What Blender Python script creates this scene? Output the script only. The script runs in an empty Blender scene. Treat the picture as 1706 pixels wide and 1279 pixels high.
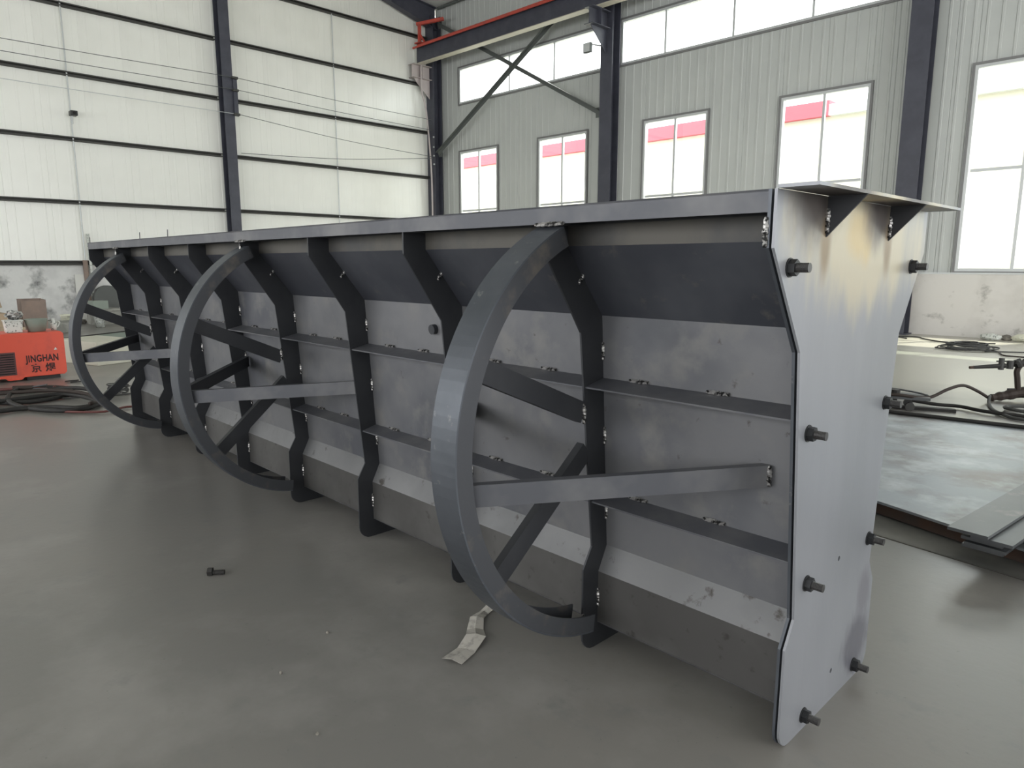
import bpy, bmesh, math, random
from mathutils import Vector, Matrix
random.seed(7)
S = bpy.context.scene
COL = S.collection

# ------------------------------------------------------------------ camera
cam = bpy.data.cameras.new('camera'); camo = bpy.data.objects.new('camera', cam); COL.objects.link(camo)
camo.location = (0, 0, 1.525)
camo.rotation_euler = (math.radians(90 - 9.715), math.radians(0.0), math.radians(44.93))
cam.sensor_width = 36; cam.lens = 1168.6 * 36 / 1706; cam.clip_start = .05; cam.clip_end = 300
S.camera = camo
# ------------------------------------------------------------------ world, sun, exposure
S.view_settings.view_transform = 'Standard'; S.view_settings.look = 'None'
S.view_settings.gamma = 1; S.view_settings.use_curve_mapping = False
S.view_settings.exposure = 2.4
w = bpy.data.worlds.new('sky'); S.world = w; w.use_nodes = True
bg = w.node_tree.nodes['Background']; bg.inputs[0].default_value = (.97, .975, .98, 1); bg.inputs[1].default_value = 1.25
sun = bpy.data.lights.new('sun', 'SUN'); sun.energy = 1.5; sun.angle = .02; sun.color = (1, .93, .8)
suno = bpy.data.objects.new('sun', sun); COL.objects.link(suno)
suno.rotation_euler = Vector((.25, .45, .88)).to_track_quat('Z', 'Y').to_euler(); suno.location = (0, 40, 40)

def area(name, loc, dirv, sx, sy, power=None, col=(1, 1, 1)):
    l = bpy.data.lights.new(name, 'AREA'); l.shape = 'RECTANGLE'; l.size = sx; l.size_y = sy
    o = bpy.data.objects.new(name, l); COL.objects.link(o); o.location = loc
    o.rotation_euler = (-Vector(dirv)).to_track_quat('Z', 'Y').to_euler()
    if power is None: l.cycles.is_portal = True
    else: l.energy = power; l.color = col
    return o
# portals: daylight entering through the openings of the hall
area('portal_door', (13.95, 6, 4), (-1, 0, 0), 14, 8)
area('portal_front', (-3.6, -8.95, 3.4), (0, 1, 0), 35, 4.2)
area('portal_back', (-3.6, 17.6, 5.0), (0, -1, 0), 34, 7.2)
# ------------------------------------------------------------------ materials
def mat(name, col, rough=.6, metal=0., noise=None, bump=0., spec=.5, coords='Object', stretch=(1, 1, 1)):
    """noise = list of (scale, colour, lo, hi, detail)"""
    m = bpy.data.materials.new(name); m.use_nodes = True; nt = m.node_tree; N = nt.nodes; L = nt.links
    b = N['Principled BSDF']; b.inputs['Roughness'].default_value = rough; b.inputs['Metallic'].default_value = metal
    b.inputs['Specular IOR Level'].default_value = spec
    b.inputs['Base Color'].default_value = (*col, 1)
    if noise or bump:
        tc = N.new('ShaderNodeTexCoord'); mp = N.new('ShaderNodeMapping'); mp.inputs['Scale'].default_value = stretch
        L.new(tc.outputs[coords], mp.inputs[0])
    prev = None
    for i, (sc, c2, lo, hi, det) in enumerate(noise or []):
        n = N.new('ShaderNodeTexNoise'); n.inputs['Scale'].default_value = sc; n.inputs['Detail'].default_value = det
        n.inputs['Roughness'].default_value = .6
        mo = N.new('ShaderNodeVectorMath'); mo.operation = 'ADD'; mo.inputs[1].default_value = (i * 7.3, i * 3.1, i * 5.7)
        L.new(mp.outputs[0], mo.inputs[0]); L.new(mo.outputs[0], n.inputs['Vector'])
        r = N.new('ShaderNodeMapRange'); r.inputs[1].default_value = lo; r.inputs[2].default_value = hi
        L.new(n.outputs[0], r.inputs[0])
        mx = N.new('ShaderNodeMix'); mx.data_type = 'RGBA'; mx.inputs[7].default_value = (*c2, 1)
        if prev is None: mx.inputs[6].default_value = (*col, 1)
        else: L.new(prev, mx.inputs[6])
        L.new(r.outputs[0], mx.inputs[0]); prev = mx.outputs[2]
    if prev is not None: L.new(prev, b.inputs['Base Color'])
    if bump:
        n = N.new('ShaderNodeTexNoise'); n.inputs['Scale'].default_value = 25; n.inputs['Detail'].default_value = 4
        L.new(mp.outputs[0], n.inputs['Vector'])
        bp = N.new('ShaderNodeBump'); bp.inputs['Strength'].default_value = bump; bp.inputs['Distance'].default_value = .01
        L.new(n.outputs[0], bp.inputs['Height']); L.new(bp.outputs[0], b.inputs['Normal'])
    return m

M = {}
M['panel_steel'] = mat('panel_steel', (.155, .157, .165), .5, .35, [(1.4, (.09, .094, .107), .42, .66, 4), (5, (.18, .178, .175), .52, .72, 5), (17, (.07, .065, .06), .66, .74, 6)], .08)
M['upper_steel_shaded'] = mat('upper_steel_shaded', (.062, .066, .08), .5, .4, [(1.5, (.10, .105, .12), .48, .68, 4), (9, (.13, .125, .12), .62, .75, 5)], .06)  # bluish mill scale, darkened further for shade on the down-facing slope
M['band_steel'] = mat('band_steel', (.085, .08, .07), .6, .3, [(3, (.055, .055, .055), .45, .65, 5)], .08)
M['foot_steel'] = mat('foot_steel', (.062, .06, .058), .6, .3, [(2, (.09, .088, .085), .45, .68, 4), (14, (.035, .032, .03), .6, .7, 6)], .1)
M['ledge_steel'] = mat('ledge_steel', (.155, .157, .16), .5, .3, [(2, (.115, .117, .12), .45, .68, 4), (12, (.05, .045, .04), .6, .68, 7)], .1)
M['rib_steel'] = mat('rib_steel', (.034, .036, .041), .5, .4, [(2.5, (.05, .052, .057), .4, .7, 4)], .05)
M['bar_steel'] = mat('bar_steel', (.095, .104, .12), .42, .55, [(3, (.065, .073, .085), .4, .7, 4), (26, (.2, .2, .2), .64, .76, 4)], .05)
M['wheel_flange_shaded'] = mat('wheel_flange_shaded', (.055, .058, .065), .5, .4, [(9, (.11, .10, .09), .55, .75, 5)], .08)  # same bent channel as bar_steel, colour darkened to carry shade on its sides
M['flat_steel'] = mat('flat_steel', (.085, .088, .10), .5, .4, [(3, (.15, .15, .155), .45, .7, 4)], .05)
M['weld'] = mat('weld', (.42, .41, .40), .3, .7, [(70, (.03, .03, .03), .47, .58, 4)], .3)
M['bolt_steel'] = mat('bolt_steel', (.024, .025, .027), .45, .4)
M['thread_steel'] = mat('thread_steel', (.07, .068, .068), .4, .6)
M['hole_dark'] = mat('hole_dark', (.01, .01, .01), .9)
M['cladding'] = mat('cladding', (.50, .52, .50), .45, 0, [(.5, (.46, .48, .465), .4, .65, 3)])
M['cladding_end'] = mat('cladding_end', (.86, .865, .81), .28, 0, [(.4, (.80, .805, .75), .42, .62, 3)])
M['plaster'] = mat('plaster', (.66, .64, .61), .8, 0, [(.9, (.54, .52, .49), .45, .68, 5), (3.5, (.34, .33, .31), .6, .76, 6)], .15)
M['plaster_dirty'] = mat('plaster_dirty', (.66, .66, .64), .8, 0, [(1.2, (.5, .5, .49), .45, .7, 5), (1.6, (.16, .165, .16), .52, .68, 6)], .2)
M['roof'] = mat('roof', (.6, .61, .58), .6)
M['frame_blue'] = mat('frame_blue', (.048, .05, .068), .5, 0, [(3, (.065, .068, .09), .4, .7, 3)])
M['girt'] = mat('girt', (.045, .045, .04), .6)
M['brace'] = mat('brace', (.09, .10, .095), .5)
M['beam_pale'] = mat('beam_pale', (.45, .42, .35), .5)
M['red_paint'] = mat('red_paint', (.5, .07, .045), .5, 0, [(5, (.3, .06, .05), .45, .7, 4)])
M['pink_paint'] = mat('pink_paint', (.45, .40, .39), .55)
M['alu'] = mat('alu', (.55, .57, .57), .4, .2)
M['frame_dark'] = mat('frame_dark', (.2, .2, .2), .5, .2)
M['welder_red'] = mat('welder_red', (.66, .085, .045), .45, 0, [(4, (.5, .07, .045), .5, .75, 4)])
M['welder_dark'] = mat('welder_dark', (.02, .018, .018), .6)
M['louver'] = mat('louver', (.10, .045, .045), .6)
M['print_dark'] = mat('print_dark', (.03, .008, .008), .6)
M['card'] = mat('card', (.42, .33, .23), .85, 0, [(4, (.33, .26, .18), .4, .7, 3)])
M['card_brown'] = mat('card_brown', (.25, .19, .155), .85, 0, [(4, (.19, .15, .13), .4, .7, 3)])
M['pail'] = mat('pail', (.62, .62, .5), .5, 0, [(9, (.3, .3, .26), .55, .7, 3)])
M['basin'] = mat('basin', (.23, .27, .23), .5)
M['tub_white'] = mat('tub_white', (.6, .62, .58), .4, 0, [(30, (.15, .17, .15), .55, .62, 3)])
M['foil'] = mat('foil', (.5, .5, .48), .35, .5, [(20, (.1, .1, .1), .5, .6, 3)])
M['rubber'] = mat('rubber', (.014, .013, .012), .7)
M['rubber_red'] = mat('rubber_red', (.12, .035, .03), .6)
M['rubber_brown'] = mat('rubber_brown', (.026, .017, .013), .75)
M['rubber_grey'] = mat('rubber_grey', (.05, .05, .048), .7)
M['paper'] = mat('paper', (.42, .40, .36), .8, 0, [(30, (.26, .25, .23), .5, .7, 4)])
M['rubble'] = mat('rubble', (.16, .15, .13), .9, 0, [(6, (.3, .28, .24), .5, .65, 4)])
M['stone'] = mat('stone', (.3, .3, .27), .9, 0, [(3, (.2, .2, .18), .45, .6, 4)])
M['board_white'] = mat('board_white', (.62, .62, .58), .6)
M['cream_sheet'] = mat('cream_sheet', (.55, .54, .45), .6)
M['drum'] = mat('drum', (.09, .095, .09), .6)
M['bed_plate'] = mat('bed_plate', (.27, .295, .32), .42, .4, [(1.8, (.19, .175, .165), .45, .65, 6), (3.5, (.40, .43, .45), .48, .68, 6)], .12)
M['rust'] = mat('rust', (.06, .028, .015), .8, 0, [(2.5, (.04, .03, .025), .42, .62, 4)])
M['flat_bar'] = mat('flat_bar', (.115, .12, .125), .4, .5, [(3, (.10, .105, .11), .4, .7, 4), (5, (.24, .22, .21), .6, .75, 4)])
M['neighbour_wall'] = mat('neighbour_wall', (.46, .44, .36), .8)
M['neighbour_red'] = mat('neighbour_red', (.42, .075, .10), .7)
M['yard'] = mat('yard', (.5, .48, .44), .9)
M['plastic_black'] = mat('plastic_black', (.015, .015, .015), .4)

# floor: towelled concrete, worn, partly polished
def floor_mat():
    m = mat('concrete', (.205, .194, .178), .30, 0, [(.35, (.175, .17, .16), .38, .65, 5), (1.3, (.26, .25, .235), .5, .72, 6), (6, (.17, .167, .16), .58, .75, 6), (45, (.12, .12, .115), .7, .78, 3)], .06, stretch=(1, 1, 1))
    # concrete colour turns paler toward the window wall
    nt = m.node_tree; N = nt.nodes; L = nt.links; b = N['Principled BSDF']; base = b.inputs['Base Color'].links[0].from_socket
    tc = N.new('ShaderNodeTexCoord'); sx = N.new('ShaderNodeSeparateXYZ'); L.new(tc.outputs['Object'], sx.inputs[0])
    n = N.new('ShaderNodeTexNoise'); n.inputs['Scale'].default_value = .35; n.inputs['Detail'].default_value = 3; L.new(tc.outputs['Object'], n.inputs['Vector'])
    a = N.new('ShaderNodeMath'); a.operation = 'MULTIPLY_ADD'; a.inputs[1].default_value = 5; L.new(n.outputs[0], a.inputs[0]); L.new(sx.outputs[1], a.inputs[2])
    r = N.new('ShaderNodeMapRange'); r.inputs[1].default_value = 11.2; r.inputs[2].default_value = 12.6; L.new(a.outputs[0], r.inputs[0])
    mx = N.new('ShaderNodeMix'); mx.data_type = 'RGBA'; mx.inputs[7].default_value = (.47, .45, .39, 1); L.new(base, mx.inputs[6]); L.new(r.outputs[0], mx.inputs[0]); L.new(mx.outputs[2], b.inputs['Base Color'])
    return m
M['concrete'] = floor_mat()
M['groove'] = mat('groove', (.09, .08, .07), .9)
M['floor_dirty'] = mat('floor_dirty', (.17, .165, .15), .8, 0, [(2, (.11, .11, .1), .4, .65, 4)])

# end plate: bright plate with straw heat stains under the gussets, dark scuff near the lower bolt
def end_plate_mat():
    m = mat('end_plate_steel', (.26, .268, .29), .42, .35, [(1.1, (.22, .23, .245), .4, .65, 3)], .03, stretch=(1, 1.6, .5))
    nt = m.node_tree; N = nt.nodes; L = nt.links; b = N['Principled BSDF']
    base = b.inputs['Base Color'].links[0].from_socket
    tc = N.new('ShaderNodeTexCoord')
    def spot(prev, cy, cz, ry, rz, col, lo, hi, nsc, st, amp=.6):
        mp = N.new('ShaderNodeMapping'); mp.vector_type = 'POINT'
        mp.inputs['Scale'].default_value = (0, 1 / ry, 1 / rz); mp.inputs['Location'].default_value = (0, -cy / ry, -cz / rz)
        L.new(tc.outputs['Object'], mp.inputs[0])
        ln = N.new('ShaderNodeVectorMath'); ln.operation = 'LENGTH'; L.new(mp.outputs[0], ln.inputs[0])
        mp2 = N.new('ShaderNodeMapping'); mp2.inputs['Scale'].default_value = st; L.new(tc.outputs['Object'], mp2.inputs[0])
        n = N.new('ShaderNodeTexNoise'); n.inputs['Scale'].default_value = nsc; n.inputs['Detail'].default_value = 4; L.new(mp2.outputs[0], n.inputs['Vector'])
        a = N.new('ShaderNodeMath'); a.operation = 'MULTIPLY_ADD'; a.inputs[1].default_value = amp * 2; L.new(n.outputs[0], a.inputs[0]); L.new(ln.outputs['Value'], a.inputs[2])
        r = N.new('ShaderNodeMapRange'); r.inputs[1].default_value = lo + amp; r.inputs[2].default_value = hi + amp
        r.inputs[3].default_value = 1; r.inputs[4].default_value = 0; r.interpolation_type = 'SMOOTHSTEP'; L.new(a.outputs[0], r.inputs[0])
        mx = N.new('ShaderNodeMix'); mx.data_type = 'RGBA'; mx.inputs[7].default_value = (*col, 1)
        L.new(prev, mx.inputs[6]); L.new(r.outputs[0], mx.inputs[0]); return mx.outputs[2]
    p = spot(base, .33, 1.6, .6, .24, (.40, .36, .27), .5, 1.15, 9, (1, 1, .25))
    p = spot(p, .30, 1.62, .12, .1, (.42, .33, .18), .4, 1.2, 12, (1, 1, .4))
    p = spot(p, -.06, 1.69, .17, .12, (.07, .06, .055), .3, 1.4, 16, (1, 1, .6), .3)
    p = spot(p, .44, 1.69, .14, .12, (.07, .06, .055), .3, 1.4, 16, (1, 1, .6), .3)
    p = spot(p, .03, 1.57, .035, .09, (.2, .15, .09), .3, 1.5, 16, (1, 1, .4), .3)
    p = spot(p, .535, 1.57, .035, .08, (.2, .15, .09), .3, 1.5, 16, (1, 1, .4), .3)
    p = spot(p, .56, .14, .13, .13, (.13, .13, .15), .5, 1.2, 16, (1, 1.6, .6), .5)
    p = spot(p, .60, .33, .07, .1, (.18, .18, .2), .5, 1.2, 16, (1, 1.6, .6), .5)
    L.new(p, b.inputs['Base Color']); return m
M['end_plate'] = end_plate_mat()

def glass_mat():
    m = bpy.data.materials.new('window_glass'); m.use_nodes = True; nt = m.node_tree; N = nt.nodes; L = nt.links
    N.remove(N['Principled BSDF']); out = N['Material Output']
    t = N.new('ShaderNodeBsdfTransparent'); t.inputs[0].default_value = (.93, .96, .95, 1)
    g = N.new('ShaderNodeBsdfGlossy'); g.inputs['Roughness'].default_value = .02
    lw = N.new('ShaderNodeLayerWeight'); pw = N.new('ShaderNodeMath'); pw.operation = 'POWER'; pw.inputs[1].default_value = 5; L.new(lw.outputs['Facing'], pw.inputs[0])
    f = N.new('ShaderNodeMath'); f.operation = 'MULTIPLY_ADD'; f.inputs[1].default_value = .9; f.inputs[2].default_value = .04; L.new(pw.outputs[0], f.inputs[0])
    lw.inputs[0].default_value = .5
    mx = N.new('ShaderNodeMixShader'); L.new(f.outputs[0], mx.inputs[0]); L.new(t.outputs[0], mx.inputs[1]); L.new(g.outputs[0], mx.inputs[2]); L.new(mx.outputs[0], out.inputs[0])
    return m
M['glass'] = glass_mat()

# ------------------------------------------------------------------ mesh helpers
def box(bm, a, b):
    x0, y0, z0 = [min(a[i], b[i]) for i in range(3)]; x1, y1, z1 = [max(a[i], b[i]) for i in range(3)]
    v = [bm.verts.new(p) for p in ((x0, y0, z0), (x1, y0, z0), (x1, y1, z0), (x0, y1, z0), (x0, y0, z1), (x1, y0, z1), (x1, y1, z1), (x0, y1, z1))]
    for f in ((3, 2, 1, 0), (4, 5, 6, 7), (0, 1, 5, 4), (1, 2, 6, 5), (2, 3, 7, 6), (3, 0, 4, 7)): bm.faces.new([v[i] for i in f])
def bar(bm, p, q, w, h, up=(0, 0, 1)):
    """rectangular bar from p to q, w sideways, h along up"""
    p = Vector(p); q = Vector(q); d = (q - p).normalized(); up = Vector(up)
    s = d.cross(up).normalized(); u = s.cross(d).normalized()
    v = []
    for c in (p, q):
        for a, b in ((-1, -1), (1, -1), (1, 1), (-1, 1)): v.append(bm.verts.new(c + s * a * w / 2 + u * b * h / 2))
    for f in ((3, 2, 1, 0), (4, 5, 6, 7), (0, 1, 5, 4), (1, 2, 6, 5), (2, 3, 7, 6), (3, 0, 4, 7)): bm.faces.new([v[i] for i in f])
def cyl(bm, p, q, r, n=16, r2=None, cap=True):
    p = Vector(p); q = Vector(q); d = (q - p).normalized(); r2 = r if r2 is None else r2
    s = d.orthogonal().normalized(); t = d.cross(s)
    A = [bm.verts.new(p + (s * math.cos(2 * math.pi * i / n) + t * math.sin(2 * math.pi * i / n)) * r) for i in range(n)]
    B = [bm.verts.new(q + (s * math.cos(2 * math.pi * i / n) + t * math.sin(2 * math.pi * i / n)) * r2) for i in range(n)]
    for i in range(n): bm.faces.new((A[i], A[(i + 1) % n], B[(i + 1) % n], B[i]))
    if cap: bm.faces.new(A[::-1]); bm.faces.new(B)
def smooth_path(pts, k=6, closed=False):
    P = [Vector(p) for p in pts]; out = []; n = len(P)
    for i in range(n if closed else n - 1):
        g = lambda j: P[j % n] if closed else P[max(0, min(n - 1, j))]
        a, b, c, d = g(i - 1), g(i), g(i + 1), g(i + 2)
        for j in range(k):
            t = j / k
            out.append(.5 * ((2 * b) + (c - a) * t + (2 * a - 5 * b + 4 * c - d) * t * t + (3 * b - a - 3 * c + d) * t ** 3))
    if not closed: out.append(P[-1])
    return out
def tube(bm, pts, r, n=8, k=6, smooth=True):
    P = smooth_path(pts, k) if smooth else [Vector(p) for p in pts]
    prev = None; rings = []
    for i, c in enumerate(P):
        d = (P[min(i + 1, len(P) - 1)] - P[max(i - 1, 0)])
        if d.length < 1e-9: d = Vector((1, 0, 0))
        d.normalize()
        s = (d.orthogonal() if prev is None else prev - d * prev.dot(d)).normalized(); prev = s; t = d.cross(s)
        rr = r(i / (len(P) - 1)) if callable(r) else r
        rings.append([bm.verts.new(c + (s * math.cos(2 * math.pi * j / n) + t * math.sin(2 * math.pi * j / n)) * rr) for j in range(n)])
    for a, b in zip(rings, rings[1:]):
        for j in range(n): bm.faces.new((a[j], a[(j + 1) % n], b[(j + 1) % n], b[j]))
    bm.faces.new(rings[0][::-1]); bm.faces.new(rings[-1])
def prism(bm, poly, ax, t0, t1, holes=()):
    """poly in the two axes other than ax; extruded from t0 to t1 along ax; holes = (a, b, radius)"""
    def P(a, b, t):
        return {'x': (t, a, b), 'y': (a, t, b), 'z': (a, b, t)}[ax]
    loops = [list(poly)] + [[(a + r * math.cos(2 * math.pi * i / 14), b + r * math.sin(2 * math.pi * i / 14)) for i in range(14)] for a, b, r in holes]
    tb = bmesh.new(); edges = []
    for lp in loops:
        vs = [tb.verts.new(P(a, b, t0)) for a, b in lp]
        edges += [tb.edges.new((vs[i], vs[(i + 1) % len(vs)])) for i in range(len(vs))]
    if holes: bmesh.ops.triangle_fill(tb, edges=edges, use_beauty=True)
    else: tb.faces.new(tb.verts[:])
    r = bmesh.ops.extrude_face_region(tb, geom=tb.faces[:])
    dv = Vector(P(0, 0, t1)) - Vector(P(0, 0, t0))
    bmesh.ops.translate(tb, vec=dv, verts=[e for e in r['geom'] if isinstance(e, bmesh.types.BMVert)])
    me = bpy.data.meshes.new('t'); tb.to_mesh(me); tb.free(); bm.from_mesh(me); bpy.data.meshes.remove(me)
def lathe(bm, prof, c, n=20):
    cx, cy, cz = c; R = []
    for r, z in prof: R.append([bm.verts.new((cx + r * math.cos(2 * math.pi * i / n), cy + r * math.sin(2 * math.pi * i / n), cz + z)) for i in range(n)])
    for a, b in zip(R, R[1:]):
        for i in range(n): bm.faces.new((a[i], a[(i + 1) % n], b[(i + 1) % n], b[i]))
    bm.faces.new(R[0][::-1])
def mesh(name, bm, m, bev=0, smooth=False):
    bmesh.ops.recalc_face_normals(bm, faces=bm.faces[:])
    me = bpy.data.meshes.new(name); bm.to_mesh(me); bm.free(); me.materials.append(M[m] if isinstance(m, str) else m)
    if smooth: me.polygons.foreach_set('use_smooth', [True] * len(me.polygons))
    return me
def link(name, me, parent=None, loc=None, rot=None):
    o = bpy.data.objects.new(name, me); COL.objects.link(o)
    if parent: o.parent = parent
    if loc is not None: o.location = loc
    if rot is not None: o.rotation_euler = rot
    return o
def obj(name, bm, m, parent=None, bev=0, smooth=False, loc=None, rot=None):
    o = link(name, mesh(name, bm, m, smooth=smooth), parent, loc, rot)
    if bev:
        md = o.modifiers.new('bevel', 'BEVEL'); md.width = bev; md.segments = 2; md.limit_method = 'ANGLE'
    return o
def tag(o, label=None, cat=None, group=None, kind=None):
    if label: o['label'] = label
    if cat: o['category'] = cat
    if group: o['group'] = group
    if kind: o['kind'] = kind
    return o
def thing(name, label, cat, loc=(0, 0, 0), rz=0, group=None):
    o = bpy.data.objects.new(name, None); COL.objects.link(o); o.location = loc; o.rotation_euler = (0, 0, rz); o.empty_display_size = .1
    return tag(o, label, cat, group)
def B(*boxes):
    bm = bmesh.new()
    for a, b in boxes: box(bm, a, b)
    return bm

# ================================================================== SETTING
XE = -21.2; YW = 17.32; XR = 14.0; YB = -9.0; SILL = 1.33; EAVE = 10.55
def roofz(y): return EAVE + (YW - y) * .1 if y > 4.2 else EAVE + (YW - 4.2) * .1 - (4.2 - y) * .1
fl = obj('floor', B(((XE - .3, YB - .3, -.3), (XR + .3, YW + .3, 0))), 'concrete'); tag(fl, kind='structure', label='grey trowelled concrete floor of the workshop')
# floor joints
g = bmesh.new()
for p, q in (((-8.5, 5.3, 0), (9, 2.55, 0)),): bar(g, (p[0], p[1], .0008), (q[0], q[1], .0008), .008, .001)
obj('floor_joint', g, 'groove', fl)
g = bmesh.new(); vs = [g.verts.new(p) for p in ((-8, 5.23, .002), (-8, 5.9, .002), (3.5, 3.75, .002), (3.5, 3.42, .002))]; g.faces.new(vs)
obj('dirt_strip', g, 'floor_dirty', fl)

def sheet_mesh(w, h, axis, rib, amp, m, n_off=0.0, seam=.012):
    """ribbed cladding sheet of width w along axis (x or y), height h; ribs stand proud toward the room"""
    bm = bmesh.new(); prof = [(0, -amp * 1.2), (seam, 0)]
    k = max(1, int(round(w / rib)))
    for i in range(k):
        c = (i + .5) * w / k; hw = min(.02, w / k * .2)
        prof += [(c - hw * 1.5, 0), (c - hw, amp), (c + hw, amp), (c + hw * 1.5, 0)]
    prof += [(w - seam, 0), (w, -amp * 1.2)]
    prof = [p for i, p in enumerate(prof) if i == 0 or p[0] > prof[i - 1][0] + 1e-5]
    lo = []; hi = []
    for a, d in prof:
        p = (a, -d, 0) if axis == 'x' else (d, a, 0)
        lo.append(bm.verts.new(p)); hi.append(bm.verts.new((p[0], p[1], h)))
    for i in range(len(prof) - 1): bm.faces.new((lo[i], lo[i + 1], hi[i + 1], hi[i]))
    # backing thickness
    off = (0, .05, 0) if axis == 'x' else (-.05, 0, 0)
    bl = [bm.verts.new((Vector(v.co) + Vector(off) if 0 else ((v.co.x, .05, v.co.z) if axis == 'x' else (-.05, v.co.y, v.co.z)))) for v in (lo[0], lo[-1], hi[-1], hi[0])]
    bm.faces.new(bl); bm.faces.new((lo[0], bl[0], bl[3], hi[0])); bm.faces.new((lo[-1], hi[-1], bl[2], bl[1]))
    bm.faces.new(lo[::-1] + [bl[0], bl[1]]); bm.faces.new(hi + [bl[2], bl[3]])
    return mesh('wall_sheet', bm, m)
SC = {}
def sheet(parent, w, h, axis, loc, rib, amp, m):
    k = (round(w, 3), round(h, 3), axis, m)
    if k not in SC: SC[k] = sheet_mesh(w, h, axis, rib, amp, m)
    return link('wall_sheet', SC[k], parent, loc)

# ---- window wall (far long wall)
wins = [(-19.9, -17.95), (-16.05, -14.05), (-12.0, -10.0), (-8.03, -5.98), (-4.0, -2.0), (0.0, 2.0), (4, 6), (8, 10)]
strips = [(-19.9, -13.52), (-12.85, -5.5), (-4.4, 2.8), (3.4, 12)]
WZ = (1.37, 5.48); UZ = (7.12, 8.32)
wb = obj('wall_back', B(((XE - .25, YW - .06, 0), (XR, YW + .2, SILL))), 'plaster'); tag(wb, kind='structure', label='long window wall, plastered below and clad with grey sheet above')
brk = sorted(set([XE] + list(range(-21, 15)) + [a for w_ in wins + strips for a in w_]))
brk = [b for i, b in enumerate(brk) if not (isinstance(b, int) and any(abs(b - c) < .12 and b != c for c in brk))]
for a, b in zip(brk, brk[1:]):
    c = (a + b) / 2; ops = []
    if any(p < c < q for p, q in wins): ops.append(WZ)
    if any(p < c < q for p, q in strips): ops.append(UZ)
    z = SILL
    for lo, hi in ops + [(EAVE + .1, None)]:
        if lo - z > .01: sheet(wb, b - a, lo - z, 'x', (a, YW, z), .25, .012, 'cladding')
        z = hi
obj('sill_flashing', B(((XE, YW - .075, SILL - .02), (XR, YW + .02, SILL + .015))), 'alu', wb)
def window(n, x0, x1, z0, z1, muls, trans, y=YW, lab=''):
    r = bmesh.new(); f = .06
    d0, d1 = y - .035, y + .09
    box(r, (x0, d0, z0), (x0 + f, d1, z1)); box(r, (x1 - f, d0, z0), (x1, d1, z1)); box(r, (x0 + f, d0, z0), (x1 - f, d1, z0 + f)); box(r, (x0 + f, d0, z1 - f), (x1 - f, d1, z1))
    o = obj('window_%d' % n, r, 'alu'); tag(o, kind='structure', label=lab)
    t = bmesh.new(); e = .05; box(t, (x0 - e, y - .05, z0 - e), (x0, y - .01, z1 + e)); box(t, (x1, y - .05, z0 - e), (x1 + e, y - .01, z1 + e)); box(t, (x0, y - .05, z1), (x1, y - .01, z1 + e)); box(t, (x0, y - .05, z0 - e), (x1, y - .01, z0))
    obj('window_trim', t, 'frame_dark', o)
    xs = [x0 + f] + muls + [x1 - f]; zs = [z0 + f] + trans + [z1 - f]
    for m_ in muls: obj('mullion', B(((m_ - .03, y - .01, z0 + f), (m_ + .03, y + .06, z1 - f))), 'alu', o)
    for a, b in zip(xs, xs[1:]):
        for t_ in trans: obj('transom', B(((a + .03, y, t_ - .03), (b - .03, y + .055, t_ + .03))), 'alu', o)
        for c, d in zip(zs, zs[1:]):
            obj('pane', B(((a, y + .03, c), (b, y + .036, d))), 'glass', o)
wl = ['leftmost tall window, partly behind the bracing by the corner column', 'tall window just left of the middle wall column', 'tall window just right of the middle wall column', 'tall window above the near end of the mould', 'tall window nearest the right edge of the photo']
n = 1
for (a, b) in wins:
    window(n, a, b, WZ[0], WZ[1], [(a + b) / 2], [3.42], lab=wl[n - 1] if n <= 5 else 'tall window of the long wall right of the camera view'); n += 1
ul = ['high strip window between the corner column and the middle column', 'high strip window right of the middle column']
for i, (a, b) in enumerate(strips):
    mu = [b - 2 * k for k in range(1, 4) if b - 2 * k > a + .3]
    if i == 0: mu = [-17.4, -15.42]
    if i == 1: mu = [-11.4, -9.4, -7.4]
    window(n, a, b, UZ[0], UZ[1], mu, [], lab=ul[i] if i < 2 else 'high strip window right of the camera view'); n += 1

# ---- end wall (left)
we = obj('wall_left', B(((XE - .2, YB, 0), (XE + .06, YW - .06, 1.5))), 'plaster_dirty'); tag(we, kind='structure', label='tall end wall, cream sheet cladding above a stained plaster base')
ys = [YB + i * .98 for i in range(28)]; ys = [y for y in ys if y < YW - .5] + [YW]
for a, b in zip(ys, ys[1:]): sheet(we, b - a, roofz(max(a, b)) - 1.5, 'y', (XE, a, 1.5), .33, .004, 'cladding_end')
for i, z in enumerate((1.55, 3.09, 4.66, 6.24, 7.86, 9.45)):
    for a, b in ((-8.8, 1.1), (1.5, 9.14), (9.5, 16.9)):
        r = bmesh.new(); h = .12 if i == 0 else .10
        box(r, (XE + .01, a, z - h / 2), (XE + .02, b, z + h / 2)); box(r, (XE + .01, a, z + h / 2 - .012), (XE + .13, b, z + h / 2)); box(r, (XE + .01, a, z - h / 2), (XE + .13, b, z - h / 2 + .012)); box(r, (XE + .12, a, z - h / 2), (XE + .132, b, z - h / 2 + .03)); box(r, (XE + .12, a, z + h / 2 - .03), (XE + .132, b, z + h / 2))
        obj('girt', r, 'girt', we)
for y in (5.32, 12.98): # sag rods / conduit runs
    r = bmesh.new(); cyl(r, (XE + .1, y, 1.6), (XE + .1, y, 9.4), .018, 8); obj('sag_rod', r, 'alu', we)
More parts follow.
